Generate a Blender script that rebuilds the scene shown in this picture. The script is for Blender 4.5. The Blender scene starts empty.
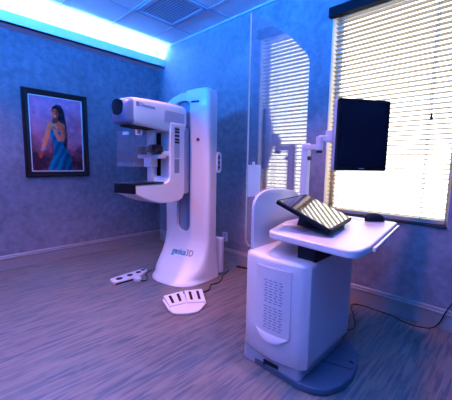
import bpy, bmesh, math, random
from math import sin, cos, pi, radians, sqrt, atan2
from mathutils import Vector, Matrix
random.seed(7)
scene = bpy.context.scene
COL = scene.collection

# ------------------------------------------------------------------ materials
def nodes_of(name):
    m = bpy.data.materials.new(name); m.use_nodes = True
    nt = m.node_tree; b = nt.nodes['Principled BSDF']
    return m, nt, b

def mat(name, col, rough=.5, metal=0, spec=.5, noise=0., nscale=30, bump=0., emis=None, estr=0., coat=0.):
    """principled with a faint procedural variation"""
    m, nt, b = nodes_of(name)
    b.inputs['Roughness'].default_value = rough
    b.inputs['Metallic'].default_value = metal
    b.inputs['Specular IOR Level'].default_value = spec
    b.inputs['Coat Weight'].default_value = coat
    tc = nt.nodes.new('ShaderNodeTexCoord')
    n = nt.nodes.new('ShaderNodeTexNoise'); n.inputs['Scale'].default_value = nscale
    n.inputs['Detail'].default_value = 4
    nt.links.new(tc.outputs['Object'], n.inputs['Vector'])
    r = nt.nodes.new('ShaderNodeValToRGB')
    k = max(noise, .015)
    r.color_ramp.elements[0].position = .3; r.color_ramp.elements[1].position = .7
    r.color_ramp.elements[0].color = tuple(c*(1-k) for c in col)+(1,)
    r.color_ramp.elements[1].color = tuple(min(1, c*(1+k)) for c in col)+(1,)
    nt.links.new(n.outputs['Fac'], r.inputs['Fac'])
    nt.links.new(r.outputs['Color'], b.inputs['Base Color'])
    if bump:
        bp = nt.nodes.new('ShaderNodeBump'); bp.inputs['Strength'].default_value = bump
        bp.inputs['Distance'].default_value = .004
        nt.links.new(n.outputs['Fac'], bp.inputs['Height']); nt.links.new(bp.outputs['Normal'], b.inputs['Normal'])
    if emis:
        b.inputs['Emission Color'].default_value = tuple(emis)+(1,); b.inputs['Emission Strength'].default_value = estr
    return m

def wall_mat():
    m, nt, b = nodes_of('suede_wallpaper')
    b.inputs['Roughness'].default_value = .62; b.inputs['Specular IOR Level'].default_value = .3
    g = nt.nodes.new('ShaderNodeNewGeometry')
    n1 = nt.nodes.new('ShaderNodeTexNoise'); n1.inputs['Scale'].default_value = 2.6; n1.inputs['Detail'].default_value = 7
    n1.inputs['Roughness'].default_value = .72; n1.inputs['Distortion'].default_value = .6
    n2 = nt.nodes.new('ShaderNodeTexNoise'); n2.inputs['Scale'].default_value = 16; n2.inputs['Detail'].default_value = 5
    nt.links.new(g.outputs['Position'], n1.inputs['Vector']); nt.links.new(g.outputs['Position'], n2.inputs['Vector'])
    mx = nt.nodes.new('ShaderNodeMath'); mx.operation = 'MULTIPLY_ADD'; mx.inputs[1].default_value = .45
    nt.links.new(n2.outputs['Fac'], mx.inputs[0]); 
    sc = nt.nodes.new('ShaderNodeMath'); sc.operation = 'MULTIPLY'; sc.inputs[1].default_value = .55
    nt.links.new(n1.outputs['Fac'], sc.inputs[0]); nt.links.new(sc.outputs[0], mx.inputs[2])
    r = nt.nodes.new('ShaderNodeValToRGB')
    r.color_ramp.elements[0].position = .38; r.color_ramp.elements[0].color = (.185, .15, .175, 1)
    r.color_ramp.elements[1].position = .64; r.color_ramp.elements[1].color = (.29, .245, .28, 1)
    nt.links.new(mx.outputs[0], r.inputs['Fac']); nt.links.new(r.outputs['Color'], b.inputs['Base Color'])
    bp = nt.nodes.new('ShaderNodeBump'); bp.inputs['Strength'].default_value = .12; bp.inputs['Distance'].default_value = .006
    nt.links.new(n2.outputs['Fac'], bp.inputs['Height']); nt.links.new(bp.outputs['Normal'], b.inputs['Normal'])
    return m

def floor_mat():
    m, nt, b = nodes_of('streaked_vinyl_floor')
    b.inputs['Roughness'].default_value = .48; b.inputs['Specular IOR Level'].default_value = .35
    g = nt.nodes.new('ShaderNodeNewGeometry')
    mp = nt.nodes.new('ShaderNodeMapping'); mp.inputs['Scale'].default_value = (80, 5.5, 1)
    nt.links.new(g.outputs['Position'], mp.inputs['Vector'])
    v1 = nt.nodes.new('ShaderNodeTexVoronoi'); v1.inputs['Scale'].default_value = 1.0; v1.inputs['Randomness'].default_value = .9
    nt.links.new(mp.outputs['Vector'], v1.inputs['Vector'])
    sp = nt.nodes.new('ShaderNodeSeparateColor'); nt.links.new(v1.outputs['Color'], sp.inputs[0])
    r = nt.nodes.new('ShaderNodeValToRGB')
    e = r.color_ramp.elements
    e[0].position = .08; e[0].color = (.085, .085, .10, 1)
    e[1].position = .95; e[1].color = (.205, .150, .130, 1)
    x = e.new(.40); x.color = (.155, .120, .11, 1)
    nt.links.new(sp.outputs[0], r.inputs['Fac'])
    # pale wandering patches
    n2 = nt.nodes.new('ShaderNodeTexVoronoi'); n2.feature = 'DISTANCE_TO_EDGE'; n2.inputs['Scale'].default_value = 2.3
    nd = nt.nodes.new('ShaderNodeTexNoise'); nd.inputs['Scale'].default_value = 2.0
    nt.links.new(g.outputs['Position'], nd.inputs['Vector'])
    ad = nt.nodes.new('ShaderNodeVectorMath'); ad.operation = 'MULTIPLY_ADD'; ad.inputs[1].default_value = (.9, .9, .9)
    nt.links.new(nd.outputs['Color'], ad.inputs[0]); nt.links.new(g.outputs['Position'], ad.inputs[2])
    nt.links.new(ad.outputs[0], n2.inputs['Vector'])
    r2 = nt.nodes.new('ShaderNodeValToRGB')
    r2.color_ramp.elements[0].position = .0; r2.color_ramp.elements[0].color = (.3, .3, .3, 1)
    r2.color_ramp.elements[1].position = .07; r2.color_ramp.elements[1].color = (0, 0, 0, 1)
    nt.links.new(n2.outputs['Distance'], r2.inputs['Fac'])
    mx = nt.nodes.new('ShaderNodeMixRGB'); mx.inputs['Color2'].default_value = (.20, .150, .13, 1)
    nt.links.new(r2.outputs['Color'], mx.inputs['Fac']); nt.links.new(r.outputs['Color'], mx.inputs['Color1'])
    nt.links.new(mx.outputs['Color'], b.inputs['Base Color'])
    return m

def tile_mat():
    m, nt, b = nodes_of('acoustic_ceiling_tile')
    b.inputs['Roughness'].default_value = .9
    g = nt.nodes.new('ShaderNodeNewGeometry')
    n = nt.nodes.new('ShaderNodeTexNoise'); n.inputs['Scale'].default_value = 60
    nt.links.new(g.outputs['Position'], n.inputs['Vector'])
    r = nt.nodes.new('ShaderNodeValToRGB')
    r.color_ramp.elements[0].position = .3; r.color_ramp.elements[0].color = (.66, .66, .67, 1)
    r.color_ramp.elements[1].position = .7; r.color_ramp.elements[1].color = (.76, .76, .77, 1)
    nt.links.new(n.outputs['Fac'], r.inputs['Fac']); nt.links.new(r.outputs['Color'], b.inputs['Base Color'])
    return m

def clear_mat(name, tint=(1, 1, 1), ior=1.5, haze=.03, hazecol=(.8, .85, 1)):
    """thin clear plastic: straight transmission + fresnel mirror + a little surface haze"""
    m = bpy.data.materials.new(name); m.use_nodes = True
    nt = m.node_tree; nt.nodes.clear()
    o = nt.nodes.new('ShaderNodeOutputMaterial')
    t = nt.nodes.new('ShaderNodeBsdfTransparent'); t.inputs['Color'].default_value = tuple(tint)+(1,)
    gl = nt.nodes.new('ShaderNodeBsdfGlossy'); gl.inputs['Roughness'].default_value = .005
    df = nt.nodes.new('ShaderNodeBsdfDiffuse'); df.inputs['Color'].default_value = tuple(hazecol)+(1,)
    fr = nt.nodes.new('ShaderNodeFresnel'); fr.inputs['IOR'].default_value = ior
    gm = nt.nodes.new('ShaderNodeNewGeometry'); im = nt.nodes.new('ShaderNodeMix')      # same reflectance from either face of the thin sheet
    im.inputs[2].default_value = ior; im.inputs[3].default_value = 1/ior
    nt.links.new(gm.outputs['Backfacing'], im.inputs[0]); nt.links.new(im.outputs[0], fr.inputs['IOR'])
    m1 = nt.nodes.new('ShaderNodeMixShader'); m1.inputs['Fac'].default_value = haze
    nt.links.new(t.outputs[0], m1.inputs[1]); nt.links.new(df.outputs[0], m1.inputs[2])
    m2 = nt.nodes.new('ShaderNodeMixShader')
    nt.links.new(fr.outputs[0], m2.inputs['Fac']); nt.links.new(m1.outputs[0], m2.inputs[1]); nt.links.new(gl.outputs[0], m2.inputs[2])
    nt.links.new(m2.outputs[0], o.inputs['Surface'])
    return m

def slat_mat():
    m, nt, b = nodes_of('blind_slat')
    b.inputs['Roughness'].default_value = .45
    tl = nt.nodes.new('ShaderNodeBsdfTranslucent'); tl.inputs['Color'].default_value = (.85, .76, .58, 1)
    n = nt.nodes.new('ShaderNodeTexNoise'); n.inputs['Scale'].default_value = 15
    r = nt.nodes.new('ShaderNodeValToRGB')
    r.color_ramp.elements[0].color = (.32, .26, .18, 1); r.color_ramp.elements[1].color = (.38, .31, .22, 1)
    nt.links.new(n.outputs['Fac'], r.inputs['Fac']); nt.links.new(r.outputs['Color'], b.inputs['Base Color'])
    mx = nt.nodes.new('ShaderNodeMixShader'); mx.inputs['Fac'].default_value = .10
    o = nt.nodes['Material Output']
    nt.links.new(b.outputs[0], mx.inputs[1]); nt.links.new(tl.outputs[0], mx.inputs[2]); nt.links.new(mx.outputs[0], o.inputs['Surface'])
    return m

def canvas_mat():
    m, nt, b = nodes_of('oil_painting')
    b.inputs['Roughness'].default_value = .6; b.inputs['Specular IOR Level'].default_value = .12
    a = nt.nodes.new('ShaderNodeVertexColor'); a.layer_name = 'paint'
    nt.links.new(a.outputs['Color'], b.inputs['Base Color'])
    n = nt.nodes.new('ShaderNodeTexNoise'); n.inputs['Scale'].default_value = 120
    bp = nt.nodes.new('ShaderNodeBump'); bp.inputs['Strength'].default_value = .15
    nt.links.new(n.outputs['Fac'], bp.inputs['Height']); nt.links.new(bp.outputs['Normal'], b.inputs['Normal'])
    return m

M = dict(
    wall=wall_mat(), floor=floor_mat(), tile=tile_mat(),
    trimwhite=mat('soffit_paint', (.72, .72, .75), .6),
    base=mat('baseboard_paint', (.31, .25, .245), .3, noise=.04),
    tbar=mat('ceiling_grid_metal', (.42, .44, .5), .5),
    white=mat('white_enamel', (.64, .65, .70), .32, coat=.15),
    white2=mat('warm_white_plastic', (.62, .62, .67), .42),
    lilac=mat('pale_grey_plastic', (.38, .40, .48), .4),
    grey=mat('mid_grey_plastic', (.22, .24, .30), .45),
    greyd=mat('dark_grey_plastic', (.022, .023, .03), .5, spec=.3),
    black=mat('black_plastic', (.007, .007, .010), .5, spec=.2),
    blackgl=mat('glossy_black', (.008, .008, .012), .12),
    screen=mat('dark_screen', (.006, .007, .012), .22),
    touch=mat('touch_screen_glass', (.02, .022, .025), .06, spec=1., coat=1.),
    slot=mat('slot_panel', (.20, .24, .32), .4),
    basegrey=mat('slate_grey_base', (.07, .085, .12), .45, noise=.05),
    plinth=mat('plinth_grey', (.34, .35, .40), .5),
    frame=mat('dark_wood_frame', (.030, .012, .010), .5, spec=.25, noise=.25, nscale=40),
    liner=mat('cream_liner', (.78, .72, .66), .5),
    teal=mat('teal_letters', (.015, .22, .32), .4),
    logo=mat('grey_blue_letters', (.16, .22, .34), .4),
    red=mat('red_button', (.18, .015, .02), .4),
    rubber=mat('rubber_edge', (.55, .42, .28), .5),
    jamb=mat('window_jamb_paint', (.66, .58, .46), .6),
    sill=mat('dark_sill', (.03, .026, .03), .4),
    railb=mat('bottom_rail_tan', (.34, .31, .29), .5),
    valance=mat('navy_black_valance', (.005, .005, .008), .6, spec=.2),
    cord=mat('cord_tan', (.30, .26, .2), .7),
    cable=mat('black_cable', (.012, .012, .016), .5),
    paper=mat('white_paper', (.90, .89, .88), .7),
    mauve=mat('mauve_card', (.40, .30, .42), .6),
    vent=mat('vent_paint', (.50, .52, .58), .55),
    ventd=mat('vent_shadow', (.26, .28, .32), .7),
    shield=clear_mat('clear_shield', (.97, .98, 1.), 2.25, .02, (.7, .75, .9)),
    paddle=clear_mat('clear_paddle', (.97, .98, 1.), 1.3, .035, (.8, .85, 1)),
    glass=clear_mat('window_glass', (.97, .98, .98), 1.45, .0),
    grille=mat('grille_shadow', (.25, .25, .31), .6),
    nose=mat('slate_blue_plastic', (.17, .21, .33), .35),
    slats=slat_mat(), canvas=canvas_mat(),
)

# ------------------------------------------------------------------ mesh helpers
class MB:
    def __init__(s): s.bm = bmesh.new()
    def face(s, pts):
        return s.bm.faces.new([s.bm.verts.new(p) for p in pts])
    def box(s, x0, x1, y0, y1, z0, z1):
        v = [s.bm.verts.new((x, y, z)) for z in (z0, z1) for y in (y0, y1) for x in (x0, x1)]
        for f in ((0,2,3,1),(4,5,7,6),(0,1,5,4),(2,6,7,3),(0,4,6,2),(1,3,7,5)):
            s.bm.faces.new([v[i] for i in f])
        return s
    def obox(s, c, ax, ay, az, hx, hy, hz):
        c, ax, ay, az = map(Vector, (c, ax, ay, az))
        v = [s.bm.verts.new(c+ax*hx*i+ay*hy*j+az*hz*k) for k in (-1,1) for j in (-1,1) for i in (-1,1)]
        for f in ((0,2,3,1),(4,5,7,6),(0,1,5,4),(2,6,7,3),(0,4,6,2),(1,3,7,5)):
            s.bm.faces.new([v[i] for i in f])
        return s
    def prism(s, pts, fn, a, b):
        """closed 2-D outline pts extruded from a to b; fn(p, q, t) -> xyz"""
        A = [s.bm.verts.new(fn(p, q, a)) for p, q in pts]; B = [s.bm.verts.new(fn(p, q, b)) for p, q in pts]
        n = len(pts)
        s.bm.faces.new(A[::-1]); s.bm.faces.new(B)
        for i in range(n): s.bm.faces.new((A[i], A[(i+1) % n], B[(i+1) % n], B[i]))
        return s
    def loft(s, rings, cap=True):
        R = [[s.bm.verts.new(p) for p in r] for r in rings]; n = len(R[0])
        for a, b in zip(R, R[1:]):
            for i in range(n): s.bm.faces.new((a[i], a[(i+1) % n], b[(i+1) % n], b[i]))
        if cap: s.bm.faces.new(R[0][::-1]); s.bm.faces.new(R[-1])
        return s
    def tube(s, path, r, n=8):
        P = [Vector(p) for p in path]; rings = []
        for i, p in enumerate(P):
            t = (P[min(i+1, len(P)-1)]-P[max(i-1, 0)]).normalized()
            u = t.cross(Vector((0, 0, 1)))
            if u.length < .05: u = t.cross(Vector((1, 0, 0)))
            u.normalize(); w = t.cross(u)
            rings.append([p+u*r*cos(2*pi*k/n)+w*r*sin(2*pi*k/n) for k in range(n)])
        return s.loft(rings)
    def cyl(s, c0, c1, r0, r1=None, n=24):
        c0, c1 = Vector(c0), Vector(c1); r1 = r0 if r1 is None else r1
        t = (c1-c0).normalized(); u = t.orthogonal().normalized(); w = t.cross(u)
        return s.loft([[c+u*r*cos(2*pi*k/n)+w*r*sin(2*pi*k/n) for k in range(n)] for c, r in ((c0, r0), (c1, r1))])
    def build(s, name, m, parent=None, smooth=40, bev=0, seg=3):
        bmesh.ops.remove_doubles(s.bm, verts=s.bm.verts, dist=1e-6)
        bmesh.ops.recalc_face_normals(s.bm, faces=s.bm.faces)
        me = bpy.data.meshes.new(name); s.bm.to_mesh(me); s.bm.free()
        me.materials.append(m)
        o = bpy.data.objects.new(name, me); COL.objects.link(o)
        if parent is not None: o.parent = parent
        if bev:
            b = o.modifiers.new('bevel', 'BEVEL'); b.width = bev; b.segments = seg; b.limit_method = 'ANGLE'; b.angle_limit = radians(35)
            b.harden_normals = False
        if smooth:
            for p in me.polygons: p.use_smooth = True
            me.set_sharp_from_angle(angle=radians(smooth))
            if bev:
                w = o.modifiers.new('wn', 'WEIGHTED_NORMAL'); w.keep_sharp = False
        return o

def rrect(x0, x1, y0, y1, r, n=6):
    """rounded rectangle outline; r may be a 4-tuple (x0y0, x1y0, x1y1, x0y1)"""
    rs = r if isinstance(r, (tuple, list)) else (r,)*4
    out = []
    for (cx, cy, a0), rr in zip(((x0, y0, pi), (x1, y0, 1.5*pi), (x1, y1, 0), (x0, y1, .5*pi)), rs):
        ox = cx+rr if cx == x0 else cx-rr; oy = cy+rr if cy == y0 else cy-rr
        if rr <= 1e-6: out.append((cx, cy)); continue
        for k in range(n+1):
            a = a0+.5*pi*k/n; out.append((ox+rr*cos(a), oy+rr*sin(a)))
    return out

XY = lambda p, q, t: (p, q, t)
XZ = lambda p, q, t: (p, t, q)
YZ = lambda p, q, t: (t, p, q)

def empty(name, loc=(0, 0, 0), rz=0):
    o = bpy.data.objects.new(name, None); COL.objects.link(o); o.location = loc; o.rotation_euler = (0, 0, rz)
    o.empty_display_size = .1
    return o
def tag(o, label, cat, group=None):
    o['label'] = label; o['category'] = cat
    if group: o['group'] = group
    return o
def struct(o):
    o['kind'] = 'structure'; return o

def text_mesh(body, size, name, m, parent, place, depth=.0012, bold=.0):
    """letters as a mesh; place(x, y, d) maps flat letter coordinates to 3-D"""
    cu = bpy.data.curves.new(name, 'FONT'); cu.body = body; cu.size = size; cu.extrude = depth; cu.offset = bold; cu.resolution_u = 3
    tmp = bpy.data.objects.new('tmp', cu); COL.objects.link(tmp)
    dg = bpy.context.evaluated_depsgraph_get()
    me = bpy.data.meshes.new_from_object(tmp.evaluated_get(dg))
    bpy.data.objects.remove(tmp); bpy.data.curves.remove(cu)
    if name == 'base_lettering': print('TXT', body, max(v.co.x for v in me.vertices))
    for v in me.vertices: v.co = Vector(place(v.co.x, v.co.y, v.co.z+depth))
    me.name = name; me.materials.clear(); me.materials.append(m)
    o = bpy.data.objects.new(name, me); COL.objects.link(o); o.parent = parent
    return o

# ------------------------------------------------------------------ room shell
RX1, RY0, H = 4.75, -4.2, 2.75
WX0, WX1, WZ0, WZ1 = 2.608, 3.53, .735, 2.44        # window opening
struct(MB().box(-.1, RX1+.1, RY0-.1, .22, -.08, 0).build('floor', M['floor'], smooth=0))
struct(MB().box(-.1, RX1+.1, RY0-.1, .22, H, H+.08).build('ceiling', M['tile'], smooth=0))
struct(MB().box(-.1, 0, RY0-.1, .22, 0, H).build('wall_left', M['wall'], smooth=0))
struct(MB().box(RX1, RX1+.1, RY0-.1, .22, 0, H).build('wall_right', M['wall'], smooth=0))
struct(MB().box(0, RX1, RY0-.1, RY0, 0, H).build('wall_front', M['wall'], smooth=0))
b = MB(); b.box(0, WX0, 0, .16, 0, H); b.box(WX1, RX1, 0, .16, 0, H); b.box(WX0, WX1, 0, .16, 0, WZ0); b.box(WX0, WX1, 0, .16, WZ1, H)
struct(b.build('wall_back', M['wall'], smooth=0))
# baseboards: tall board, stepped cap mould on top
def bb_profile():
    return [(0, 0), (.014, 0), (.014, .108), (.020, .114), (.020, .128), (.013, .133), (.016, .142), (.010, .153), (0, .155)]
def baseboard(name, fn, a, b_):
    struct(MB().prism(bb_profile(), fn, a, b_).build(name, M['base'], smooth=0))
baseboard('baseboard_left', lambda p, q, t: (p, t, q), RY0, 0)
baseboard('baseboard_back', lambda p, q, t: (t, -p, q), .0, RX1)
baseboard('baseboard_right', lambda p, q, t: (RX1-p, t, q), RY0, 0)
# cove soffit: ledge and fascia
b = MB(); b.box(0, .165, RY0, 0, 2.478, 2.492); b.box(.150, .165, RY0, 0, 2.478, 2.59)
struct(b.build('trim_1', M['trimwhite'], smooth=0))
# ceiling grid
b = MB()
for x in (.783, 1.417, 2.03, 2.64, 3.25, 3.86, 4.47): b.box(x-.006, x+.006, RY0, 0, H-.004, H+.002)
for y in (-.31, -.83, -1.38, -1.93, -2.5, -3.1, -3.7): b.box(0, RX1, y-.006, y+.006, H-.0042, H+.002)
struct(b.build('trim_2', M['tbar'], smooth=0))
b = MB(); b.box(.0, RX1, -.016, 0, H-.016, H)
struct(b.build('trim_3', M['tbar'], smooth=0))

# window
w = empty('window_1', ((WX0+WX1)/2, .12, WZ0)); struct(w)
def wl(o):                       # children of the window keep world coordinates
    o.matrix_parent_inverse = Matrix.Translation(-Vector(w.location)); return o
b = MB()
for x0, x1, z0, z1 in ((WX0, WX0+.035, WZ0, WZ1), (WX1-.035, WX1, WZ0, WZ1), (WX0, WX1, WZ0, WZ0+.035), (WX0, WX1, WZ1-.035, WZ1)):
    b.box(x0, x1, .118, .150, z0, z1)
wl(b.build('window_frame', M['jamb'], w, smooth=0))
wl(MB().box(WX0+.03, WX1-.03, .132, .136, WZ0+.03, WZ1-.03).build('pane', M['glass'], w, smooth=0))
b = MB(); b.box(WX0, WX0+.004, .0, .118, WZ0, WZ1); b.box(WX1-.004, WX1, 0, .118, WZ0, WZ1)
wl(b.build('window_jamb', M['jamb'], w, smooth=0))
wl(MB().box(WX0-.0, WX1+.0, -.012, .118, WZ0-.004, WZ0+.012).build('window_sill', M['sill'], w, smooth=0, bev=.003))

# blinds
bl = tag(empty('window_blind', ((WX0+WX1)/2, .035, WZ0+.012)), 'wide horizontal slat blind hanging in the bright window', 'blind')
def bp(o): o.matrix_parent_inverse = Matrix.Translation(-Vector(bl.location)); return o
bp(MB().box(WX0-.022, WX1+.022, -.040, .012, 2.392, 2.470).build('valance', M['valance'], bl, bev=.004))
b = MB(); N = 46; z0, z1 = .79, 2.385
for i in range(N):
    z = z0+(z1-z0)*i/(N-1); t = radians(-5)
    x0, x1 = WX0+.022, WX1-.016
    cy = .036; pts = []
    for k in range(5):
        s_ = (k/4-.5)*.042; c = .0040*(1-(2*(k/4)-1)**2)
        pts.append((cy+s_*cos(t), z+s_*sin(t)+c))
    prof = pts+[(y, zz-.0034) for y, zz in pts[::-1]]
    b.prism(prof, YZ, x0, x1)
bp(b.build('slat_panel', M['slats'], bl, smooth=30))
bp(MB().box(WX0+.02, WX1-.014, .012, .060, .752, .778).build('bottom_rail', M['railb'], bl, bev=.004))
for x in (2.70, 3.36):
    b = MB()
    for dy in (.010, .062): b.tube([(x, dy, .76), (x, dy, 2.40)], .0022, 5)
    bp(b.build('ladder_cord', M['cord'], bl))
b = MB(); b.tube([(3.378, -.004, 1.53), (3.378, -.004, 2.40)], .0012, 5)
pc = bp(b.build('pull_cord', M['cord'], bl))
bp(MB().loft([[(3.378+r*cos(k*pi/4), -.004+r*sin(k*pi/4), z) for k in range(8)] for z, r in ((1.535, .003), (1.525, .006), (1.515, .005), (1.505, .010), (1.49, .011), (1.488, .004))]).build('tassel', M['black'], bl))

# ceiling vent
v = tag(empty('ceiling_vent', (1.09, -.565, H)), 'grey louvred air vent set in the tiled ceiling', 'vent')
b = MB(); X0, X1, Y0, Y1 = -.285, .305, -.245, .235
for a in ((X0, X1, Y0, Y0+.04), (X0, X1, Y1-.04, Y1), (X0, X0+.04, Y0, Y1), (X1-.04, X1, Y0, Y1)): b.box(*a, -.012, 0)
b.build('vent_frame', M['vent'], v, smooth=0, bev=.003)
b = MB(); n = 13
for i in range(n):
    y = Y0+.05+(Y1-Y0-.1)*i/(n-1)
    b.prism([(y-.013, -.008), (y+.011, -.002), (y+.012, -.0035), (y-.012, -.0095)], YZ, X0+.04, X1-.04)
b.build('louver', M['vent'], v, smooth=0)
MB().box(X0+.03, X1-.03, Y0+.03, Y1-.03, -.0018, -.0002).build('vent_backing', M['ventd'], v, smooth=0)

# ------------------------------------------------------------------ painting on the left wall
PY0, PY1, PZ0, PZ1 = -1.708, -1.035, .985, 1.935
pt = tag(empty('framed_painting', (0, (PY0+PY1)/2, PZ0)), 'dark framed painting of a singing woman in a blue dress on left wall', 'painting')
def pp(o): o.matrix_parent_inverse = Matrix.Translation(-Vector(pt.location)); return o
fw = .058
b = MB()
prof = [(0, 0), (.0, .022), (.010, .030), (.030, .024), (.048, .028), (fw, .016), (fw, 0)]     # (inset, height off wall)
def ring(i, h): return [(h, PY0+i, PZ0+i), (h, PY1-i, PZ0+i), (h, PY1-i, PZ1-i), (h, PY0+i, PZ1-i)]
R = [[b.bm.verts.new(p) for p in ring(i, h)] for i, h in prof]
for A, B in zip(R, R[1:]):
    for i in range(4): b.bm.faces.new((A[i], A[(i+1) % 4], B[(i+1) % 4], B[i]))
pp(b.build('frame', M['frame'], pt, smooth=0))
b = MB(); i0, i1 = fw-.004, fw+.012
for y0_, y1_, z0_, z1_ in ((PY0+i0, PY1-i0, PZ0+i0, PZ0+i1), (PY0+i0, PY1-i0, PZ1-i1, PZ1-i0), (PY0+i0, PY0+i1, PZ0+i0, PZ1-i0), (PY1-i1, PY1-i0, PZ0+i0, PZ1-i0)):
    b.box(.001, .0135, y0_, y1_, z0_, z1_)
pp(b.build('liner', M['liner'], pt, smooth=0))
# the painted picture itself, as vertex colours computed from simple shapes
def poly_d(x, y, P):
    d = 1e9; ins = False; n = len(P); j = n-1
    for i in range(n):
        xi, yi = P[i]; xj, yj = P[j]
        if (yi > y) != (yj > y) and x < (xj-xi)*(y-yi)/(yj-yi)+xi: ins = not ins
        ex, ey = xj-xi, yj-yi; t = max(0, min(1, ((x-xi)*ex+(y-yi)*ey)/(ex*ex+ey*ey+1e-12)))
        d = min(d, (x-xi-ex*t)**2+(y-yi-ey*t)**2); j = i
    d = sqrt(d); return -d if ins else d
def limb_d(x, y, P):
    d = 1e9
    for (xa, ya, ra), (xb, yb, rb) in zip(P, P[1:]):
        ex, ey = xb-xa, yb-ya; t = max(0, min(1, ((x-xa)*ex+(y-ya)*ey)/(ex*ex+ey*ey+1e-12)))
        d = min(d, sqrt((x-xa-ex*t)**2+(y-ya-ey*t)**2)-(ra+(rb-ra)*t))
    return d
def vnoise(x, y, s):
    def h(i, j):
        k = sin(i*127.1+j*311.7+s*74.7)*43758.5453; return k-math.floor(k)
    i, j = math.floor(x), math.floor(y); fx, fy = x-i, y-j; fx = fx*fx*(3-2*fx); fy = fy*fy*(3-2*fy)
    return (h(i, j)*(1-fx)+h(i+1, j)*fx)*(1-fy)+(h(i, j+1)*(1-fx)+h(i+1, j+1)*fx)*fy
def fbm(x, y, s): return .55*vnoise(x, y, s)+.3*vnoise(2*x, 2*y, s+1)+.15*vnoise(4*x, 4*y, s+2)
def mixc(a, c, t): return tuple(p+(q-p)*t for p, q in zip(a, c))
def sstep(d, w): return max(0, min(1, .5-d/w))
SKIN, SKL, SKD = (.22, .055, .04), (.62, .19, .10), (.06, .02, .025)
def paint(x, y):                      # x 0..1 left to right, y 0..1.36 bottom to top
    n = fbm(x*5, y*5, 3); n2 = fbm(x*14, y*14, 9)
    t = max(0, min(1, y/1.36+(n-.5)*.45))
    c = mixc((.045, .02, .035), (.24, .11, .17), max(0, min(1, (t-.16)*3)))
    c = mixc(c, (.27, .17, .30), max(0, min(1, (t-.55)*2.4)))
    c = mixc(c, (.36, .13, .15), max(0, n2-.55)*1.6*(1 if .35 < t < .75 else .4))
    c = tuple(k*(.8+.4*n2) for k in c)
    f = .02
    # hair behind
    d = poly_d(x, y, [(.40, 1.10), (.43, 1.20), (.50, 1.245), (.58, 1.235), (.645, 1.16), (.665, 1.0), (.69, .80), (.69, .56), (.67, .40), (.61, .42), (.58, .62), (.54, .90), (.42, 1.0)])
    d -= (n2-.5)*.03
    c = mixc(c, mixc((.012, .008, .02), (.05, .05, .09), max(0, n2-.45)*2), sstep(d, f))
    # dress
    dress = [(.325, .76), (.36, .80), (.42, .80), (.50, .74), (.60, .72), (.62, .62), (.60, .50), (.66, .42), (.74, .30), (.78, .14), (.79, 0), (.28, 0), (.33, .14), (.40, .28), (.42, .42), (.40, .56), (.35, .66)]
    d = poly_d(x, y, dress)
    fold = .5+.5*sin((x*1.5-y*.9)*26+n*5)
    dc = mixc((.004, .045, .10), (.012, .16, .26), max(0, min(1, fold*.55+(.62-x)*1.1+n2*.35-.1)))
    c = mixc(c, dc, sstep(d, f))
    # arm hanging at the left, shoulder and chest
    d = poly_d(x, y, [(.34, .78), (.38, .90), (.46, .94), (.54, .94), (.60, .90), (.62, .74), (.52, .75), (.42, .80)])
    c = mixc(c, mixc(SKIN, SKL, max(0, min(1, n2*.5+(.5-x)*2))), sstep(d, f))
    d = limb_d(x, y, [(.36, .86, .040), (.30, .66, .042), (.235, .48, .034), (.185, .35, .028)])
    c = mixc(c, mixc(SKD, SKL, max(0, min(1, .5+(.27-x+ (y-.5)*.35)*3+n2*.3))), sstep(d, f))
    d = limb_d(x, y, [(.185, .35, .034), (.165, .29, .036), (.15, .245, .020)])
    c = mixc(c, SKIN, sstep(d, f))
    d = limb_d(x, y, [(.245, .415, .022), (.19, .385, .022)])
    c = mixc(c, (.16, .18, .26), sstep(d, f))
    # raised arm with the microphone
    d = limb_d(x, y, [(.60, .86, .048), (.625, .72, .048), (.59, .60, .044), (.53, .60, .040), (.47, .70, .034), (.45, .80, .032)])
    c = mixc(c, mixc(SKD, SKL, max(0, min(1, .25+(.56-x)*2.6+n2*.5))), sstep(d, f))
    # neck and face
    d = limb_d(x, y, [(.475, .95, .048), (.48, 1.03, .044)]); c = mixc(c, mixc(SKD, SKIN, n2), sstep(d, f))
    d = sqrt(((x-.468)/.072)**2+((y-1.085)/.098)**2)-1
    fc = mixc(SKIN, SKL, max(0, min(1, (.50-x)*9+(n2-.5))))
    c = mixc(c, fc, sstep(d, .2))
    for ex in (.442, .497):
        d = sqrt(((x-ex)/.017)**2+((y-1.108)/.008)**2)-1; c = mixc(c, (.015, .01, .012), sstep(d, .8))
        d = sqrt(((x-ex)/.022)**2+((y-1.132)/.006)**2)-1; c = mixc(c, (.02, .01, .012), sstep(d, .8))
    d = sqrt(((x-.466)/.011)**2+((y-1.07)/.026)**2)-1; c = mixc(c, (.30, .10, .07), sstep(d, 1.))
    d = sqrt(((x-.468)/.028)**2+((y-1.030)/.014)**2)-1; c = mixc(c, (.36, .05, .06), sstep(d, .6))
    d = sqrt(((x-.468)/.018)**2+((y-1.032)/.006)**2)-1; c = mixc(c, (.6, .5, .48), sstep(d, .6))
    d = poly_d(x, y, [(.395, 1.10), (.42, 1.19), (.50, 1.235), (.56, 1.18), (.555, 1.02), (.53, .98), (.54, 1.10), (.50, 1.165), (.44, 1.16)])
    c = mixc(c, (.014, .01, .022), sstep(d, f))
    # microphone and fist
    d = limb_d(x, y, [(.435, .925, .020), (.43, .86, .018)]); c = mixc(c, (.03, .03, .04), sstep(d, f))
    d = sqrt(((x-.43)/.032)**2+((y-.945)/.03)**2)-1; c = mixc(c, (.10, .07, .07), sstep(d, .4))
    d = limb_d(x, y, [(.425, .86, .030), (.47, .815, .034)]); c = mixc(c, SKL, sstep(d, f))
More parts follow.
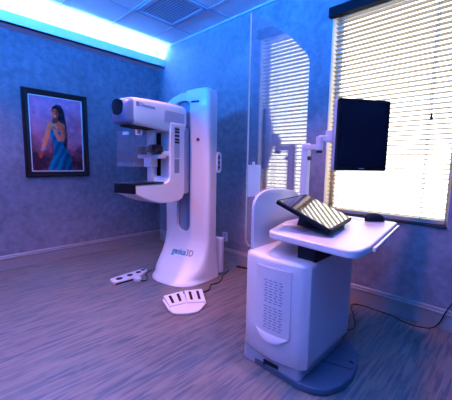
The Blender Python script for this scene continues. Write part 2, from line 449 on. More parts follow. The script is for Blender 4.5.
    d = limb_d(x, y, [(.42, .835, .024), (.462, .80, .026)]); c = mixc(c, (.05, .14, .20), sstep(d, f))
    return c
gx, gy = 110, 148
cy0, cy1, cz0, cz1 = PY0+i1, PY1-i1, PZ0+i1, PZ1-i1
b = MB(); G = [[b.bm.verts.new((.008, cy0+(cy1-cy0)*i/gx, cz0+(cz1-cz0)*j/gy)) for i in range(gx+1)] for j in range(gy+1)]
lay = b.bm.loops.layers.float_color.new('paint')
PC = [[tuple(min(1, 1.35*(q*g_)**1.25) for q, g_ in zip(paint(i/gx, 1.36*j/gy), (2.2, 1.5, 1.2)))+(1,) for i in range(gx+1)] for j in range(gy+1)]
for j in range(gy):
    for i in range(gx):
        f = b.bm.faces.new((G[j][i], G[j][i+1], G[j+1][i+1], G[j+1][i]))
        for lp, (jj, ii) in zip(f.loops, ((j, i), (j, i+1), (j+1, i+1), (j+1, i))): lp[lay] = PC[jj][ii]
pp(b.build('canvas', M['canvas'], pt, smooth=0))

# ------------------------------------------------------------------ mammography machine
# local frame: x = sideways, y = -forward, z = up (x, -v, z)
GM = tag(empty('mammography_machine', (1.454, -.662, 0), radians(13)), 'tall white mammography machine standing in the room corner', 'medical machine')
UV = lambda v, z, u: (u, -v, z)               # prism over a (v, z) side outline
def column_ring(z):
    t = max(0, 1-z/.50)**2.3
    hw = .277+.090*t; hr = .277+.040*t; f = .005+.295*t; back = -.163; n = 9-6.2*min(1, t*1.25)
    pts = []
    # rounded front (superellipse), straight back
    K = 40
    for k in range(K+1):
        a = pi*k/K
        c, s = cos(a), sin(a)
        u = hr*(abs(c)**(2/n)) if c >= 0 else -hw*(abs(c)**(2/n))
        v_ = back+.02+(f-back-.02)*(abs(s)**(2/n))
        pts.append((u, -v_, z))
    pts.append((-hw+.02, -back, z)); pts.append((hr-.02, -back, z))
    return pts
b = MB()
zs = [0, .012, .03, .05, .075, .10, .13, .16, .19, .22, .26, .30, .34, .38, .42, .46, .50, .60]
rings = [column_ring(z) for z in zs]
rings[0] = [(x*.97, y*.97, 0) for x, y, z in rings[0]]
# cut the column top: straight section up to the shoulder
def top_ring(zt):
    r = column_ring(.6); return [(x, y, zt) for x, y, z in r]
rings += [top_ring(z) for z in (1.0, 1.4, 1.70)]
# shoulder: height of the cap falls off toward the left side
def cap(x, lo, t):
    s = (x+.277)/.554
    hgt = .03+.12*(1-max(0, 1-s/.75)**2.2)
    return lo+hgt*t
for t, k in ((.5, 1), (.8, .995), (.93, .98), (1, .94)):
    rings.append([(x*k, y*k-.01*(1-k), cap(x, 1.715, t)) for x, y, z in top_ring(0)])
b.loft(rings)
col = b.build('gantry_column', M['white'], GM, smooth=35)
# stadium shaped groove down the front
b = MB(); cz, r_ = .425, .085
pts = [(-.027+r_*cos(a), .548+r_*sin(a)) for a in [pi+pi*k/16 for k in range(17)]]+[(-.027+r_*cos(a), 1.735+r_*.35*sin(a)) for a in [pi*k/12 for k in range(13)]]
b.prism(pts, lambda p, q, t: (p, -t, q), -.040, .12)
cut = b.build('groove_cut', M['white'], GM, smooth=0)
bo = col.modifiers.new('groove', 'BOOLEAN'); bo.operation = 'DIFFERENCE'; bo.object = cut; bo.solver = 'EXACT'
dg = bpy.context.evaluated_depsgraph_get(); me = bpy.data.meshes.new_from_object(col.evaluated_get(dg))
col.modifiers.clear(); col.data = me
for p_ in me.polygons: p_.use_smooth = True
me.set_sharp_from_angle(angle=radians(35))
bpy.data.objects.remove(cut)
b = MB(); r2 = r_-.001
pts = [(-.027+r2*cos(a), .548+r2*sin(a)) for a in [pi+pi*k/16 for k in range(17)]]+[(-.027+r2*cos(a), 1.735+r2*.35*sin(a)) for a in [pi*k/12 for k in range(13)]]
b.prism(pts, lambda p, q, t: (p, -t, q), -.0395, -.030)
b.build('groove_cover', M['slot'], GM, smooth=30)
# small details on the right rail
MB().prism(rrect(.075, .170, 1.738, 1.754, .005), XZ, -.0075, -.002).build('display_strip', M['blackgl'], GM, smooth=0)
b = MB(); b.cyl((.158, -.004, 1.388), (.158, -.014, 1.388), .016); b.cyl((.158, -.014, 1.388), (.158, -.024, 1.388), .011, .009)
b.build('stop_button', M['red'], GM)
# hand controller on the right side face
b = MB(); outer = rrect(.125, .205, 1.07, 1.275, .0395); inner = rrect(.143, .187, 1.09, 1.255, .0215)
n = len(outer); x0, x1 = .277, .297
vo = [[b.bm.verts.new((x, y, z)) for y, z in P] for x, P in ((x0, outer), (x1, outer), (x1, inner), (x0, inner))]
for A, B in zip(vo, vo[1:]+vo[:1]):
    for i in range(n): b.bm.faces.new((A[i], A[(i+1) % n], B[(i+1) % n], B[i]))
hc = b.build('hand_controller', M['white'], GM, bev=.003)
MB().prism(rrect(.143, .187, 1.09, 1.255, .021), YZ, .277, .288).build('controller_pad', M['grey'], hc)
for z in (1.125, 1.172, 1.22):
    MB().cyl((.287, .165, z), (.293, .165, z), .014).build('button', M['black'], hc)
# base lettering follows the curved foot
def front_v(u, z):
    t = max(0, 1-z/.50)**2.3; hw = .277+.090*t; f = .005+.295*t; n = 9-6.2*min(1, t*1.25)
    return -.143+(f+.143)*max(0, 1-abs(u/hw)**n)**(1/n)
def base_text(body, m, ua, ub):
    o = text_mesh(body, .078, 'base_lettering', m, GM, lambda x, y, d: (x, y, d), bold=.0020)
    xs = [v.co.x for v in o.data.vertices]; k = (ub-ua)/(max(xs)-min(xs)); x0 = min(xs)
    for v in o.data.vertices:
        u = ua+(v.co.x-x0)*k; z = .240+v.co.y
        v.co = Vector((u, -(front_v(u, z)+.0005+v.co.z), z))
base_text('genius', M['teal'], -.125, .050)
base_text('3D', M['grey'], .055, .142)

# C-arm
side = [(.735, .905), (.745, .93), (.745, .982), (.42, .985), (.378, .988), (.348, 1.005), (.330, 1.04), (.322, 1.52), (.125, 1.52), (.125, .90), (.135, .86), (.16, .825), (.21, .808), (.32, .800), (.45, .808), (.56, .836), (.66, .872)]
b = MB(); b.prism(side, UV, -.125, .09)
arm = b.build('c_arm', M['white'], GM, smooth=35, bev=.014, seg=4)
# rotation hub between arm and column
b = MB(); b.prism(rrect(.0, .135, .86, 1.50, .03), UV, -.100, .050)
b.build('rotation_hub', M['lilac'], GM, bev=.01)
MB().prism(rrect(.10, .134, .88, 1.44, .01), UV, -.11, .080).build('hub_shroud', M['lilac'], GM, bev=.004)
# tube head: rounded-rectangle sections along v
def head_ring(v_, u0, u1, z0, z1, r):
    return [(p, -v_, q) for p, q in rrect(u0, u1, z0, z1, r, 6)]
b = MB(); rg = []
for v_, k, zt, zb in ((.085, .93, 1.672, 1.50), (.10, .98, 1.682, 1.455), (.13, 1, 1.688, 1.435), (.30, 1, 1.684, 1.43), (.37, 1, 1.682, 1.43), (.55, 1, 1.672, 1.442), (.68, 1, 1.662, 1.448), (.722, 1., 1.657, 1.452), (.732, .985, 1.652, 1.457), (.737, .95, 1.646, 1.464)):
    c = -.008; hw = .09*k; rg.append(head_ring(v_, c-hw, c+hw, zb, zt, .036))
b.loft(rg)
head = b.build('tube_head', M['white'], GM, smooth=50)
# nose: blue-grey rounded end with black collimator window
b = MB(); rg = []
for v_, k, zt, zb in ((.729, .985, 1.652, 1.453), (.762, .96, 1.642, 1.450), (.789, .90, 1.627, 1.456), (.802, .80, 1.607, 1.468)):
    c = -.008; hw = .09*k; rg.append(head_ring(v_, c-hw, c+hw, zb, zt, .034*k))
b.loft(rg); nose = b.build('nose_cap', M['nose'], head, smooth=50)
b = MB(); P = []
for k in range(28):
    a = 2*pi*k/28; P.append((-.016+.066*cos(a)*(1 if sin(a) > 0 else .9), 1.575+.060*(abs(sin(a))**.8)*(1 if sin(a) > 0 else -1)))
b.prism(P, lambda p, q, t: (p, -t-.012*(1-((p+.016)/.07)**2), q), .785, .801)
b.build('nose_window', M['blackgl'], nose, bev=.003)
b = MB(); b.prism(rrect(.40, .75, -.075, .06, .03), lambda p, q, t: (q, -p, t), 1.436, 1.447); b.build('collimator_plate', M['greyd'], head)
b = MB(); b.prism(rrect(.125, .395, 1.505, 1.612, (.012, .012, .03, .012)), UV, .080, .0855)
b.build('side_panel', M['lilac'], head, bev=.003)
# logo and lettering on the head
b = MB(); b.prism(rrect(.672, .706, 1.592, 1.626, .008), UV, .0815, .0832); b.prism(rrect(.680, .695, 1.600, 1.618, .004), UV, .0832, .0842)
b.build('logo_mark', M['logo'], head, smooth=0)
text_mesh('Dimensions', .040, 'head_lettering', M['logo'], head, lambda x, y, d: (.0817+d, -(.664-x*.86), 1.596+y))
# control strip on the arm side
b = MB(); b.prism(rrect(.200, .272, 1.205, 1.485, .006), UV, .089, .0915); cp = b.build('control_panel', M['lilac'], arm, smooth=0)
for z in (1.462, 1.437, 1.404, 1.371, 1.346):
    MB().prism(rrect(.206, .266, z-.009, z+.009, .004), UV, .0915, .0935).build('key', M['greyd'], cp, smooth=0)
MB().prism(rrect(.206, .272, 1.068, 1.195, .004), UV, .0885, .0912).build('arm_recess', M['grey'], arm, smooth=0)
# detector cover: dark top and front
b = MB(); b.prism(rrect(.395, .752, -.138, .102, (.05, .004, .004, .05)), lambda p, q, t: (q, -p, t), .985, .993); b.prism(rrect(-.138, .102, .912, .990, .006), lambda p, q, t: (p, -t, q), .742, .756)
b.build('detector_cover', M['black'], GM, bev=.003)
# compression device
b = MB(); b.box(-.073, -.023, -.330, -.3225, 1.035, 1.425)
b.build('carriage_slot', M['black'], GM, smooth=0)
b = MB(); b.box(-.083, -.036, -.44, -.405, .99, 1.45); rod = b.build('paddle_rail', M['white2'], GM, bev=.004)
b = MB(); b.box(-.19, .075, -.455, -.36, 1.195, 1.232); b.box(-.05, .075, -.42, -.322, 1.215, 1.262); b.box(-.105, -.01, -.46, -.38, 1.12, 1.215)
br = b.build('paddle_bracket', M['white2'], GM, bev=.008)
b = MB(); b.cyl((-.125, -.45, 1.235), (-.125, -.45, 1.30), .045, .04); b.build('knob', M['black'], br, bev=.006)
b = MB(); b.cyl((.015, -.44, 1.25), (.015, -.44, 1.30), .075, .065); b.cyl((.015, -.44, 1.30), (.015, -.44, 1.315), .065, .045); b.build('knob', M['black'], br, bev=.006)
b = MB(); b.box(-.20, .08, -.47, -.40, 1.448, 1.462); b.box(-.19, -.175, -.47, -.42, 1.405, 1.45); b.box(-.12, -.105, -.47, -.42, 1.405, 1.45); b.box(-.19, -.105, -.47, -.42, 1.398, 1.41)
b.build('face_guard_mount', M['white2'], GM, bev=.003)
b = MB(); u0, u1, v0, v1, z0_, z1_, t_ = -.130, .060, .52, .725, 1.125, 1.405, .004
for a in ((u0, u1, -v1, -v1+t_), (u0, u0+t_, -v1, -v0), (u1-t_, u1, -v1, -v0), (u0, u1, -v0-t_, -v0)): b.box(*a, z0_, z1_ if a[2] == -v1 and a[3] == -v1+t_ or True else 0)
b.box(u0, u1, -v1, -v0, z0_, z0_+t_)
pad = b.build('compression_paddle', M['paddle'], GM, smooth=0)
b = MB()
for a in ((u0-.004, u1+.004, -v1-.004, -v1), (u0-.004, u0, -v1, -v0), (u1, u1+.004, -v1, -v0)): b.box(*a, z0_-.002, z0_+.034)
b.build('paddle_rim', M['paddle'], pad, smooth=0, bev=.002)
b = MB(); b.box(-.06, .005, -.722, -.712, 1.375, 1.40); b.build('paddle_patch', M['paper'], pad, smooth=0)  # small whitish patch near the top of the paddle's front wall

# grey power box behind the machine
b = MB(); b.box(.06, .300, .21, .275, .012, .392)
pb = b.build('power_box', M['white2'], None, bev=.014)
pb.location = (1.454, -.662, 0); pb.rotation_euler = (0, 0, radians(13))
tag(pb, 'plain white upright power box on the floor behind the machine', 'power box')

# ------------------------------------------------------------------ foot pedals
fp = tag(empty('foot_pedal', (1.12, -1.1, 0)), 'narrow white foot pedal bar left of the machine base', 'foot pedal')
def fpw(o): o.matrix_parent_inverse = Matrix.Translation((-1.12, 1.1, 0)); return o
poly = [(1.078, -1.29), (1.035, -.92), (1.045, -.905), (1.105, -.90), (1.165, -.99), (1.205, -1.05), (1.205, -1.30), (1.19, -1.315), (1.09, -1.305)]
b = MB(); b.prism(poly, XY, .0, .030); fpw(b.build('pedal_body', M['white2'], fp, bev=.008))
b = MB(); b.prism(rrect(1.20, 1.285, -1.13, -1.065, .028), XY, 0, .034); fpw(b.build('pedal_tab', M['white2'], fp, bev=.006))
for x, y, rx, ry in ((1.145, -1.235, .026, .034), (1.130, -1.115, .026, .030), (1.115, -1.01, .024, .028), (1.085, -.94, .022, .024)):
    b = MB(); b.prism([(x+rx*cos(2*pi*k/20), y+ry*sin(2*pi*k/20)) for k in range(20)], XY, .028, .033)
    fpw(b.build('pedal_button', M['black'], fp, smooth=0))
b = MB(); b.prism([(1.2055, -1.30), (1.2055, -1.07), (1.209, -1.07), (1.209, -1.30)], XY, .003, .014)
fpw(b.build('rubber_foot', M['black'], fp, smooth=0))

f2 = tag(empty('foot_pedal', (1.98, -1.05, 0)), 'wide white foot pedal with black bars in front of the machine', 'foot pedal')
def f2w(o): o.matrix_parent_inverse = Matrix.Translation((-1.98, 1.05, 0)); return o
poly = [(1.80, -1.185), (1.835, -.99), (1.92, -.835), (2.10, -.955), (2.155, -1.065), (2.16, -1.115), (2.13, -1.175), (2.08, -1.23), (2.04, -1.256), (1.97, -1.245)]
b = MB(); b.prism(poly, XY, 0, .022); f2w(b.build('pedal_base', M['white2'], f2, bev=.008))
def facet(A, B, C, D, name):
    """raised pedal plate: A,B back edge (high), C,D front edge (low); two black bars inlaid"""
    A, B, C, D = (Vector(p) for p in (A, B, C, D))
    bb = MB(); dn = Vector((0, 0, -.022))
    top = [A, B, C, D]; bot = [Vector((p.x, p.y, .02)) for p in top]
    vt = [bb.bm.verts.new(p) for p in top]; vb = [bb.bm.verts.new(p) for p in bot]
    bb.bm.faces.new(vt); bb.bm.faces.new(vb[::-1])
    for i in range(4): bb.bm.faces.new((vt[i], vt[(i+1) % 4], vb[(i+1) % 4], vb[i]))
    pl = f2w(bb.build(name, M['white2'], f2, bev=.004))
    nrm = (B-A).cross(D-A).normalized(); nrm = nrm if nrm.z > 0 else -nrm
    def at(s, t): return (A.lerp(B, s)).lerp(D.lerp(C, s), t)
    for s in (.27, .70):
        bb = MB(); q = [at(s-.07, .16), at(s+.07, .16), at(s+.07, .82), at(s-.07, .82)]
        vt = [bb.bm.verts.new(p+nrm*.0025) for p in q]; vb = [bb.bm.verts.new(p-nrm*.002) for p in q]
        bb.bm.faces.new(vt); bb.bm.faces.new(vb[::-1])
        for i in range(4): bb.bm.faces.new((vt[i], vt[(i+1) % 4], vb[(i+1) % 4], vb[i]))
        o = bb.build('pedal_bar', M['black'], pl, smooth=0)
facet((1.805, -1.175, .052), (1.838, -1.0, .052), (2.0, -1.09, .034), (1.965, -1.225, .034), 'pedal_plate')
facet((1.842, -.985, .052), (1.922, -.848, .052), (2.10, -.965, .034), (2.008, -1.083, .034), 'pedal_plate')

# ------------------------------------------------------------------ operator workstation
WS = tag(empty('operator_workstation', (2.957, -.92, 0)), 'white wheeled operator console cabinet with tabletop and clear radiation shield', 'workstation')
OFF = Matrix.Translation(-Vector(WS.location))
def wp(o): o.matrix_parent_inverse = OFF.copy(); return o
# base: plinth and round foot
outl = [(2.72, -1.16), (2.735, -1.215), (2.785, -1.25), (3.13, -1.262), (3.20, -1.245), (3.262, -1.20), (3.30, -1.12), (3.312, -1.0), (3.295, -.89), (3.25, -.78), (3.17, -.68), (3.05, -.62), (2.90, -.60), (2.76, -.62), (2.72, -.70)]
b = MB(); b.prism(outl, XY, .0, .042); wp(b.build('base_plate', M['basegrey'], WS, bev=.008))
b = MB(); b.prism(rrect(2.735, 3.135, -1.252, -.70, (.05, .02, .03, .03)), XY, .0015, .11); pl = wp(b.build('plinth', M['plinth'], WS, bev=.006))
b = MB(); b.prism(rrect(2.905, 3.005, .018, .062, .004), XZ, -1.2545, -1.25); b.build('plinth_socket', M['black'], pl, smooth=0)
b = MB(); b.obox((3.215, -.985, .0425), (.95, .31, 0), (-.31, .95, 0), (0, 0, 1), .085, .002, .0012); b.obox((3.265, -.90, .0425), (1, 0, 0), (0, 1, 0), (0, 0, 1), .012, .008, .0012)
wp(b.build('base_seam', M['black'], WS, smooth=0))
# cabinet
CX0, CX1, CB = 2.745, 3.160, -.685
def front_y(x): return -1.242-.040*(1-((x-2.9525)/.2075)**2)
def cab_ring(z, ins=0., dz=0):
    out = []
    K = 16
    xs = [CX0+ins+(CX1-CX0-2*ins)*k/K for k in range(K+1)]
    for k, x in enumerate(xs):
        y = front_y(CX0+(CX1-CX0)*k/K)+ins
        e = min(k, K-k)
        if e == 0: y += .018
        out.append((x, y, z))
    out += [(CX1-ins, CB-.03, z), (CX1-ins-.02, CB-ins, z), (CX0+ins+.02, CB-ins, z), (CX0+ins, CB-.03, z)]
    return out
rings = [cab_ring(.098, .012), cab_ring(.100, .004), cab_ring(.106, 0), cab_ring(.30), cab_ring(.50), cab_ring(.640), cab_ring(.655, .004), cab_ring(.664, .014), cab_ring(.668, .03)]
b = MB(); b.loft(rings); cab = wp(b.build('cabinet', M['white'], WS, smooth=40))
# raised front panel following the bulge, with grille and scoop
def panel(outline_z, x0, x1, off, name, m, par, nx=24, nz=2, thick=.006):
    bb = MB(); fr, bk = [], []
    for i in range(nx+1):
        x = x0+(x1-x0)*i/nx; za, zb = outline_z(x); y = front_y(x)
        fr.append([bb.bm.verts.new((x, y-off, za+(zb-za)*j/nz)) for j in range(nz+1)])
        bk.append([bb.bm.verts.new((x, y+thick-off, za+(zb-za)*j/nz)) for j in range(nz+1)])
    for A, B in zip(fr, fr[1:]):
        for j in range(nz): bb.bm.faces.new((A[j], B[j], B[j+1], A[j+1]))
    for A, B, a_, b_ in zip(fr, fr[1:], bk, bk[1:]):
        bb.bm.faces.new((A[0], a_[0], b_[0], B[0])); bb.bm.faces.new((A[-1], B[-1], b_[-1], a_[-1]))
    bb.bm.faces.new([*fr[0], *bk[0][::-1]]); bb.bm.faces.new([*fr[-1][::-1], *bk[-1]])
    return bb.build(name, m, par, smooth=35)
xc = 2.968
fp_ = panel(lambda x: (.205+.045*((x-xc)/.108)**2, .615), 2.860, 3.076, .004, 'front_panel', M['white2'], cab)
# scoop lip under the panel: ledge that catches the light
b = MB(); A = []
for i in range(25):
    x = 2.862+.212*i/24; s = ((x-xc)/.106); zl = .205+.045*s*s; zt = zl+.040*(1-s*s)+.002
    y = front_y(x)
    A.append([b.bm.verts.new(p) for p in ((x, y-.0042, zt), (x, y-.018*(1-s*s)-.005, zl+.006), (x, y-.016*(1-s*s)-.004, zl-.004), (x, y+.002, zl-.006))])
for P_, Q_ in zip(A, A[1:]):
    for j in range(3): b.bm.faces.new((P_[j], Q_[j], Q_[j+1], P_[j+1]))
b.build('panel_scoop', M['white'], cab, smooth=60)
for (zt, zb_) in ((.545, .425), (.398, .278)):
    b = MB()
    for r in range(9):
        z = zt-(zt-zb_)*r/8
        for c in range(4):
            x = 2.917+c*.030+(.006 if r % 2 else 0)
            y = front_y(x+.011)-.0045
            b.obox((x+.011, y, z), (1, 0, 0), (0, 1, 0), (0, 0, 1), .0105, .0008, .0024)
    b.build('vent_grille', M['grille'], fp_, smooth=0)
b = MB(); b.box(CX1-.001, CX1+.0008, -1.212, -.71, .125, .635); b.build('side_panel', M['white2'], cab, smooth=0)
# dark lift post and tabletop
b = MB(); b.box(3.045, 3.150, -1.175, -.90, .66, .765); wp(b.build('lift_post', M['greyd'], WS, bev=.006))
tp = [(2.93, -1.245)]
tab = []
def arc(cx, cy, r, a0, a1, n=7): return [(cx+r*cos(radians(a0+(a1-a0)*k/n)), cy+r*sin(radians(a0+(a1-a0)*k/n))) for k in range(n+1)]
tab += arc(2.965, -1.175, .085, 200, 272, 6)
tab += arc(3.345, -1.25, .055, 272, 360, 6)
tab += [(3.402, -1.15), (3.322, -.45)]
tab += arc(3.300, -.425, .022, 0, 90, 4)
tab += [(2.96, -.392)]
tab += arc(2.93, -.50, .11, 95, 150, 4)
tab += [(2.80, -.66), (2.80, -.92)]
b = MB(); b.prism(tab, XY, .762, .800); top = wp(b.build('tabletop', M['white'], WS, smooth=35, bev=.010, seg=4))
b = MB(); e = Vector((-.080, .72, 0)).normalized(); nrm = Vector((e.y, -e.x, 0)); c0 = Vector((3.415, -1.155, .785))
b.obox(c0+e*.34+nrm*.004, e, nrm, (0, 0, 1), .345, .007, .010)
b.build('side_handle', M['white'], top, bev=.004)
b = MB(); b.box(3.10, 3.30, -1.10, -.60, .745, .764); b.build('underside_tray', M['white2'], top, bev=.004)
# clear radiation shield with white lower panel
SX = 2.749
def SYZ(p, q, t): return (t-.036*(p+1.25), p, q)        # the shield stands turned two degrees
shp = []
def yz(P): return P
shp += arc(-1.185, .74, .068, 180, 270, 6)
shp += [(-.575, .672), (-.575, 1.86)]
shp += [(-.587, 1.895), (-.615, 1.915)]
shp += [(-.80, 1.955), (-.86, 1.962), (-1.245, 1.955), (-1.253, 1.945)]
b = MB(); b.prism(shp, SYZ, SX, SX+.007); sh = wp(b.build('radiation_shield', M['shield'], WS, smooth=0))
edge = [(SX+.0035, -1.2535, 1.95), (SX+.0035, -1.2535, .74)]+[(SX+.0035, -1.185+.0685*cos(radians(a)), .74+.0685*sin(radians(a))) for a in range(190, 271, 10)]
b = MB(); b.tube(edge, .0045, 6); sh_e = b.build('shield_edge', M['rubber'], sh)
lp = [(-1.215, .665), (-.62, .665), (-.62, .90), (-.70, .957), (-.78, .987), (-.90, 1.005), (-1.024, 1.011), (-1.09, 1.006), (-1.135, .996), (-1.18, .975), (-1.207, .945), (-1.217, .91)]
b = MB(); b.prism(lp, SYZ, SX+.010, SX+.032); wp(b.build('shield_panel', M['white'], WS, smooth=30, bev=.006))
# monitor post and arm
b = MB(); b.box(2.764, 2.812, -.697, -.647, .66, 1.295); wp(b.build('monitor_post', M['white2'], WS, bev=.006))
b = MB(); b.cyl((2.788, -.672, 1.272), (2.788, -.672, 1.305), .028); b.obox((2.840, -.685, 1.278), (1, .1, 0), (-.1, 1, 0), (0, 0, 1), .055, .012, .017)
b.cyl((2.893, -.690, 1.255), (2.893, -.690, 1.345), .023)
b.obox((2.915, -.672, 1.335), (.7, .5, 0), (-.5, .7, 0), (0, 0, 1), .040, .016, .018)
b.cyl((2.945, -.645, 1.31), (2.945, -.645, 1.385), .031)
mc = Vector((3.110, -.545, 1.350)); me_ = Vector((.555, .832, 0)); mn = Vector((.832, -.555, 0))
hub = mc-mn*.124
b.tube([(2.945, -.645, 1.35), (2.952, -.586, 1.352), tuple(hub)], .017, 10); b.cyl(tuple(hub), tuple(mc-mn*.0895), .022)
ar = wp(b.build('monitor_arm', M['white2'], WS, bev=.004))
MB().cyl((2.893, -.690, 1.238), (2.893, -.690, 1.256), .020).build('arm_knob', M['greyd'], ar)
b = MB(); b.cyl((2.811, -.68, 1.205), (2.830, -.68, 1.205), .014)
b.build('arm_knob', M['greyd'], ar)

# monitor
mo = tag(empty('monitor', tuple(mc)), 'black portrait monitor on a white swing arm in front of window', 'monitor')
def mw(o): o.matrix_parent_inverse = Matrix.Translation(-mc); return o
def fr3(u, w, d): return tuple(mc+me_*u+Vector((0, 0, w))+mn*d)
b = MB(); b.prism(rrect(-.184, .184, -.224, .224, .012), fr3, -.010, .014); mw(b.build('casing', M['black'], mo, bev=.003))
b = MB(); b.prism(rrect(-.1845, .1845, -.2245, .2245, .012), fr3, -.042, -.008); mw(b.build('back_shell', M['lilac'], mo, bev=.003))
b = MB(); b.loft([[fr3(hx*i, hz*j, d) for i, j in ((-1, -1), (1, -1), (1, 1), (-1, 1))] for hx, hz, d in ((.135, .17, -.040), (.10, .13, -.060), (.055, .06, -.074), (.045, .045, -.088))])
mw(b.build('back_mount', M['white2'], mo, bev=.006))
b = MB(); b.prism(rrect(-.164, .164, -.194, .208, .002), fr3, .0135, .0152); mw(b.build('screen', M['screen'], mo, smooth=0))
b = MB(); b.prism(rrect(-.02, .02, -.211, -.206, .001), fr3, .0135, .0149); mw(b.build('name_plate', M['lilac'], mo, smooth=0))

# slanted touch panel on the tabletop
tc = Vector((3.032, -.96, .905)); ty = Vector((-.155, .988, 0)).normalized()
hd = Vector((.988, .155, 0)).normalized(); tx = (hd*.29+Vector((0, 0, -.125))).normalized(); tn = tx.cross(ty).normalized()
to = tag(empty('touch_panel', (tc.x, tc.y, .80)), 'black glossy slanted touch panel on the white console tabletop', 'touch screen')
def tw(o): o.matrix_parent_inverse = Matrix.Translation((-tc.x, -tc.y, -.80)); return o
def t3(u, w, d): return tuple(tc+tx*u+ty*w+tn*d)
b = MB(); b.prism(rrect(-.16, .165, -.225, .225, .016), t3, -.022, .0); tw(b.build('casing', M['black'], to, bev=.004))
b = MB(); b.prism(rrect(-.148, .153, -.213, .213, .004), t3, -.0005, .0012); tw(b.build('screen', M['touch'], to, smooth=0))
b = MB(); b.prism([(2.93, .8005), (3.14, .8005), (3.14, .835), (3.06, .862), (2.985, .895), (2.955, .89)], XZ, -1.0, -.80)
st = b.build('stand', M['greyd'], to, bev=.006); st.matrix_parent_inverse = Matrix.Translation((-tc.x, -tc.y, -.80))

# mouse
mz = tag(empty('computer_mouse', (3.205, -.487, .80), radians(48)), 'black computer mouse on the far corner of the tabletop', 'mouse')
b = MB(); rg = []
for k in range(11):
    s = k/10; x = -.068+.136*s; w_ = .037*(1-abs(2*s-1)**3.2)**.5+.002; h = .054*(1-abs(1.75*s-.80)**2.4)**.6 if abs(1.75*s-.80) < 1 else .004
    h = max(h, .008)
    rg.append([(x, w_*cos(2*pi*j/20), .0005+max(0, h*.5+h*.5*sin(2*pi*j/20))) for j in range(20)])
b.loft(rg); b.build('shell', M['black'], mz, smooth=60)
b = MB(); b.cyl((.026, -.004, .034), (.026, .004, .034), .008, n=14); b.build('scroll_wheel', M['grey'], mz)
b = MB(); b.box(.006, .055, -.0006, .0006, .024, .038); b.build('button_seam', M['grey'], mz, smooth=0)

# cards on the tabletop, sheet on the shield
o = tag(MB().obox((2.905, -1.02, .8012), (.9, -.43, 0), (.43, .9, 0), (0, 0, 1), .045, .040, .0006).build('paper_card', M['paper'], None, smooth=0), 'small white paper card lying at the left end of the tabletop', 'paper card')
o = tag(MB().obox((3.005, -1.085, .8012), (.97, -.2, 0), (.2, .97, 0), (0, 0, 1), .050, .034, .0006).build('paper_card', M['mauve'], None, smooth=0), 'small mauve card on the tabletop beside the slanted touch panel', 'paper card')
b = MB(); b.prism(rrect(-1.252, -1.135, .972, 1.155, .006), SYZ, SX+.0075, SX+.0088); b.prism(rrect(-1.215, -1.19, 1.15, 1.172, .006), SYZ, SX+.0075, SX+.0088)
tag(b.build('paper_sheet', M['paper'], None, smooth=0), 'white paper sheet stuck on the clear shield near its left edge', 'paper sheet')

# wall outlet
b = MB(); b.prism(rrect(1.345, 1.425, .235, .345, .006), XZ, -.007, 0)
ol = tag(b.build('wall_outlet', M['white2'], None, bev=.002), 'small white wall outlet above the baseboard behind the machine', 'outlet')
for z in (.266, .314):
    b = MB(); b.prism(rrect(1.366, 1.404, z-.017, z+.017, .008), XZ, -.0085, -.0065); b.build('socket', M['lilac'], ol, smooth=0)

# cables
def smooth_path(P, n=8):
    P = [Vector(p) for p in P]; out = []
    Q = [P[0]]+P+[P[-1]]
    for i in range(1, len(Q)-2):
        for k in range(n):
            t = k/n; a, b_, c, d = Q[i-1], Q[i], Q[i+1], Q[i+2]
            out.append(.5*((2*b_)+(c-a)*t+(2*a-5*b_+4*c-d)*t*t+(3*b_-a-3*c+d)*t**3))
    out.append(P[-1]); return out
def cable(P, r, label):
    tag(MB().tube(smooth_path(P), r, 7).build('cable', M['cable'], None, smooth=60), label, 'cable')
cable([(1.915, -.83, .012), (1.90, -.74, .006), (1.835, -.66, .006), (1.845, -.57, .006), (1.80, -.47, .006), (1.735, -.40, .006), (1.71, -.33, .006), (1.68, -.24, .006)], .0055, 'thin dark cord running from wide foot pedal to behind the machine')
cable([(1.296, -1.09, .012), (1.31, -1.04, .006), (1.24, -.98, .006), (1.17, -.96, .006), (1.12, -.90, .006), (1.09, -.84, .006)], .0055, 'thin dark cord running from narrow foot pedal to the machine base')
cable([(1.66, -.09, .0115), (1.9, -.05, .0115), (2.3, -.06, .0115), (2.7, -.10, .0115), (2.86, -.20, .0115), (2.92, -.40, .0115), (2.90, -.55, .03), (2.88, -.675, .13)], .011, 'thick dark cable along the back baseboard behind the console')
cable([(3.05, -.679, .18), (3.09, -.60, .05), (3.11, -.44, .010), (3.03, -.26, .006), (2.955, -.10, .006), (3.02, -.045, .006), (3.14, -.05, .006), (3.254, -.055, .006), (3.32, -.09, .006), (3.408, -.10, .006), (3.50, -.055, .006), (3.545, -.025, .05), (3.575, -.022, .14), (3.60, -.010, .20), (3.62, -.006, .26)], .0042, 'thin black cable from behind the console along floor under the window')

# ------------------------------------------------------------------ light
def area(name, loc, rot, sx, sy, power, col, spread=180):
    l = bpy.data.lights.new(name, 'AREA'); l.shape = 'RECTANGLE'; l.size = sx; l.size_y = sy; l.energy = power; l.color = col; l.spread = radians(spread)
    o = bpy.data.objects.new(name, l); COL.objects.link(o); o.location = loc; o.rotation_euler = rot; return o
def spot(name, loc, tgt, power, col, angle, blend, r=.05):
    l = bpy.data.lights.new(name, 'SPOT'); l.energy = power; l.color = col; l.spot_size = radians(angle); l.spot_blend = blend; l.shadow_soft_size = r
    o = bpy.data.objects.new(name, l); COL.objects.link(o); o.location = loc
    o.rotation_euler = (Vector(tgt)-Vector(loc)).to_track_quat('-Z', 'Y').to_euler(); return o
BLUE = (.015, .25, 1.0)
# LED strip in the cove, shining up
area('cove_led', (.075, (RY0)/2, 2.50), (pi, 0, 0), .10, 4.1, 470, (.12, .36, 1.0))
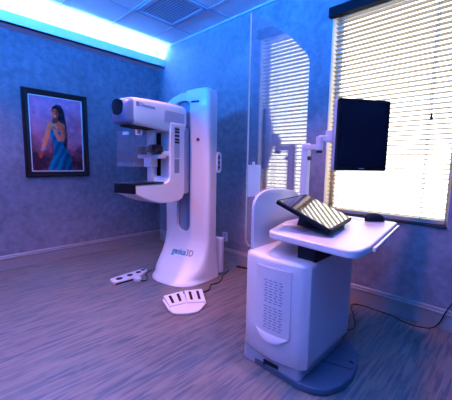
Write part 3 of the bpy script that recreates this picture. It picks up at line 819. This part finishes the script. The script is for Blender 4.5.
# blue LED strips high on the walls behind the photographer
area('front_led', (2.4, RY0+.08, 2.45), (radians(117), 0, 0), 4.4, .10, 330, BLUE, 90)
area('right_led', (RX1-.08, -2.3, 2.45), (radians(117), 0, radians(90)), 3.4, .10, 190, BLUE, 90)
PINK = (1.0, .40, .33)
spot('downlight', (1.85, -1.60, 2.70), (1.85, -1.60, 0), 118, PINK, 92, .5, .05)
spot('downlight', (2.90, -1.02, 2.70), (2.92, -.95, 0), 120, PINK, 92, .5, .05)
spot('downlight', (.95, -2.60, 2.70), (.95, -2.60, 0), 95, PINK, 112, .6, .05)
spot('downlight', (2.6, -3.3, 2.70), (2.5, -2.7, .2), 84, PINK, 100, .6, .05)
wd = bpy.data.worlds.new('sky'); scene.world = wd; wd.use_nodes = True
bg = wd.node_tree.nodes['Background']; bg.inputs['Color'].default_value = (1, .95, .86, 1); bg.inputs['Strength'].default_value = 3.8
po = area('window_portal', ((WX0+WX1)/2, .2, (WZ0+WZ1)/2), (radians(-90), 0, 0), WX1-WX0, WZ1-WZ0, 1, (1, 1, 1)); po.data.cycles.is_portal = True

# ------------------------------------------------------------------ camera
f_, yaw, pitch, roll = 300.785, .7644, .1177, -.0157
fw_ = Vector((-sin(yaw)*cos(pitch), cos(yaw)*cos(pitch), -sin(pitch)))
r_ = Vector((cos(yaw), sin(yaw), 0)); d_ = fw_.cross(r_)
r2_ = cos(roll)*r_+sin(roll)*d_; d2_ = -sin(roll)*r_+cos(roll)*d_
cd = bpy.data.cameras.new('camera'); cam = bpy.data.objects.new('camera', cd); COL.objects.link(cam)
cd.sensor_fit = 'HORIZONTAL'; cd.sensor_width = 36; cd.lens = 36*f_/452; cd.clip_start = .05
mt = Matrix((r2_, -d2_, -fw_)).transposed().to_4x4(); mt.translation = (3.8447, -2.5623, 1.1543)
cam.matrix_world = mt
scene.camera = cam
scene.view_settings.view_transform = 'Standard'; scene.view_settings.look = 'Medium High Contrast'
scene.cycles.use_denoising = True; scene.cycles.max_bounces = 12; scene.cycles.transparent_max_bounces = 16
scene.cycles.sample_clamp_indirect = 6
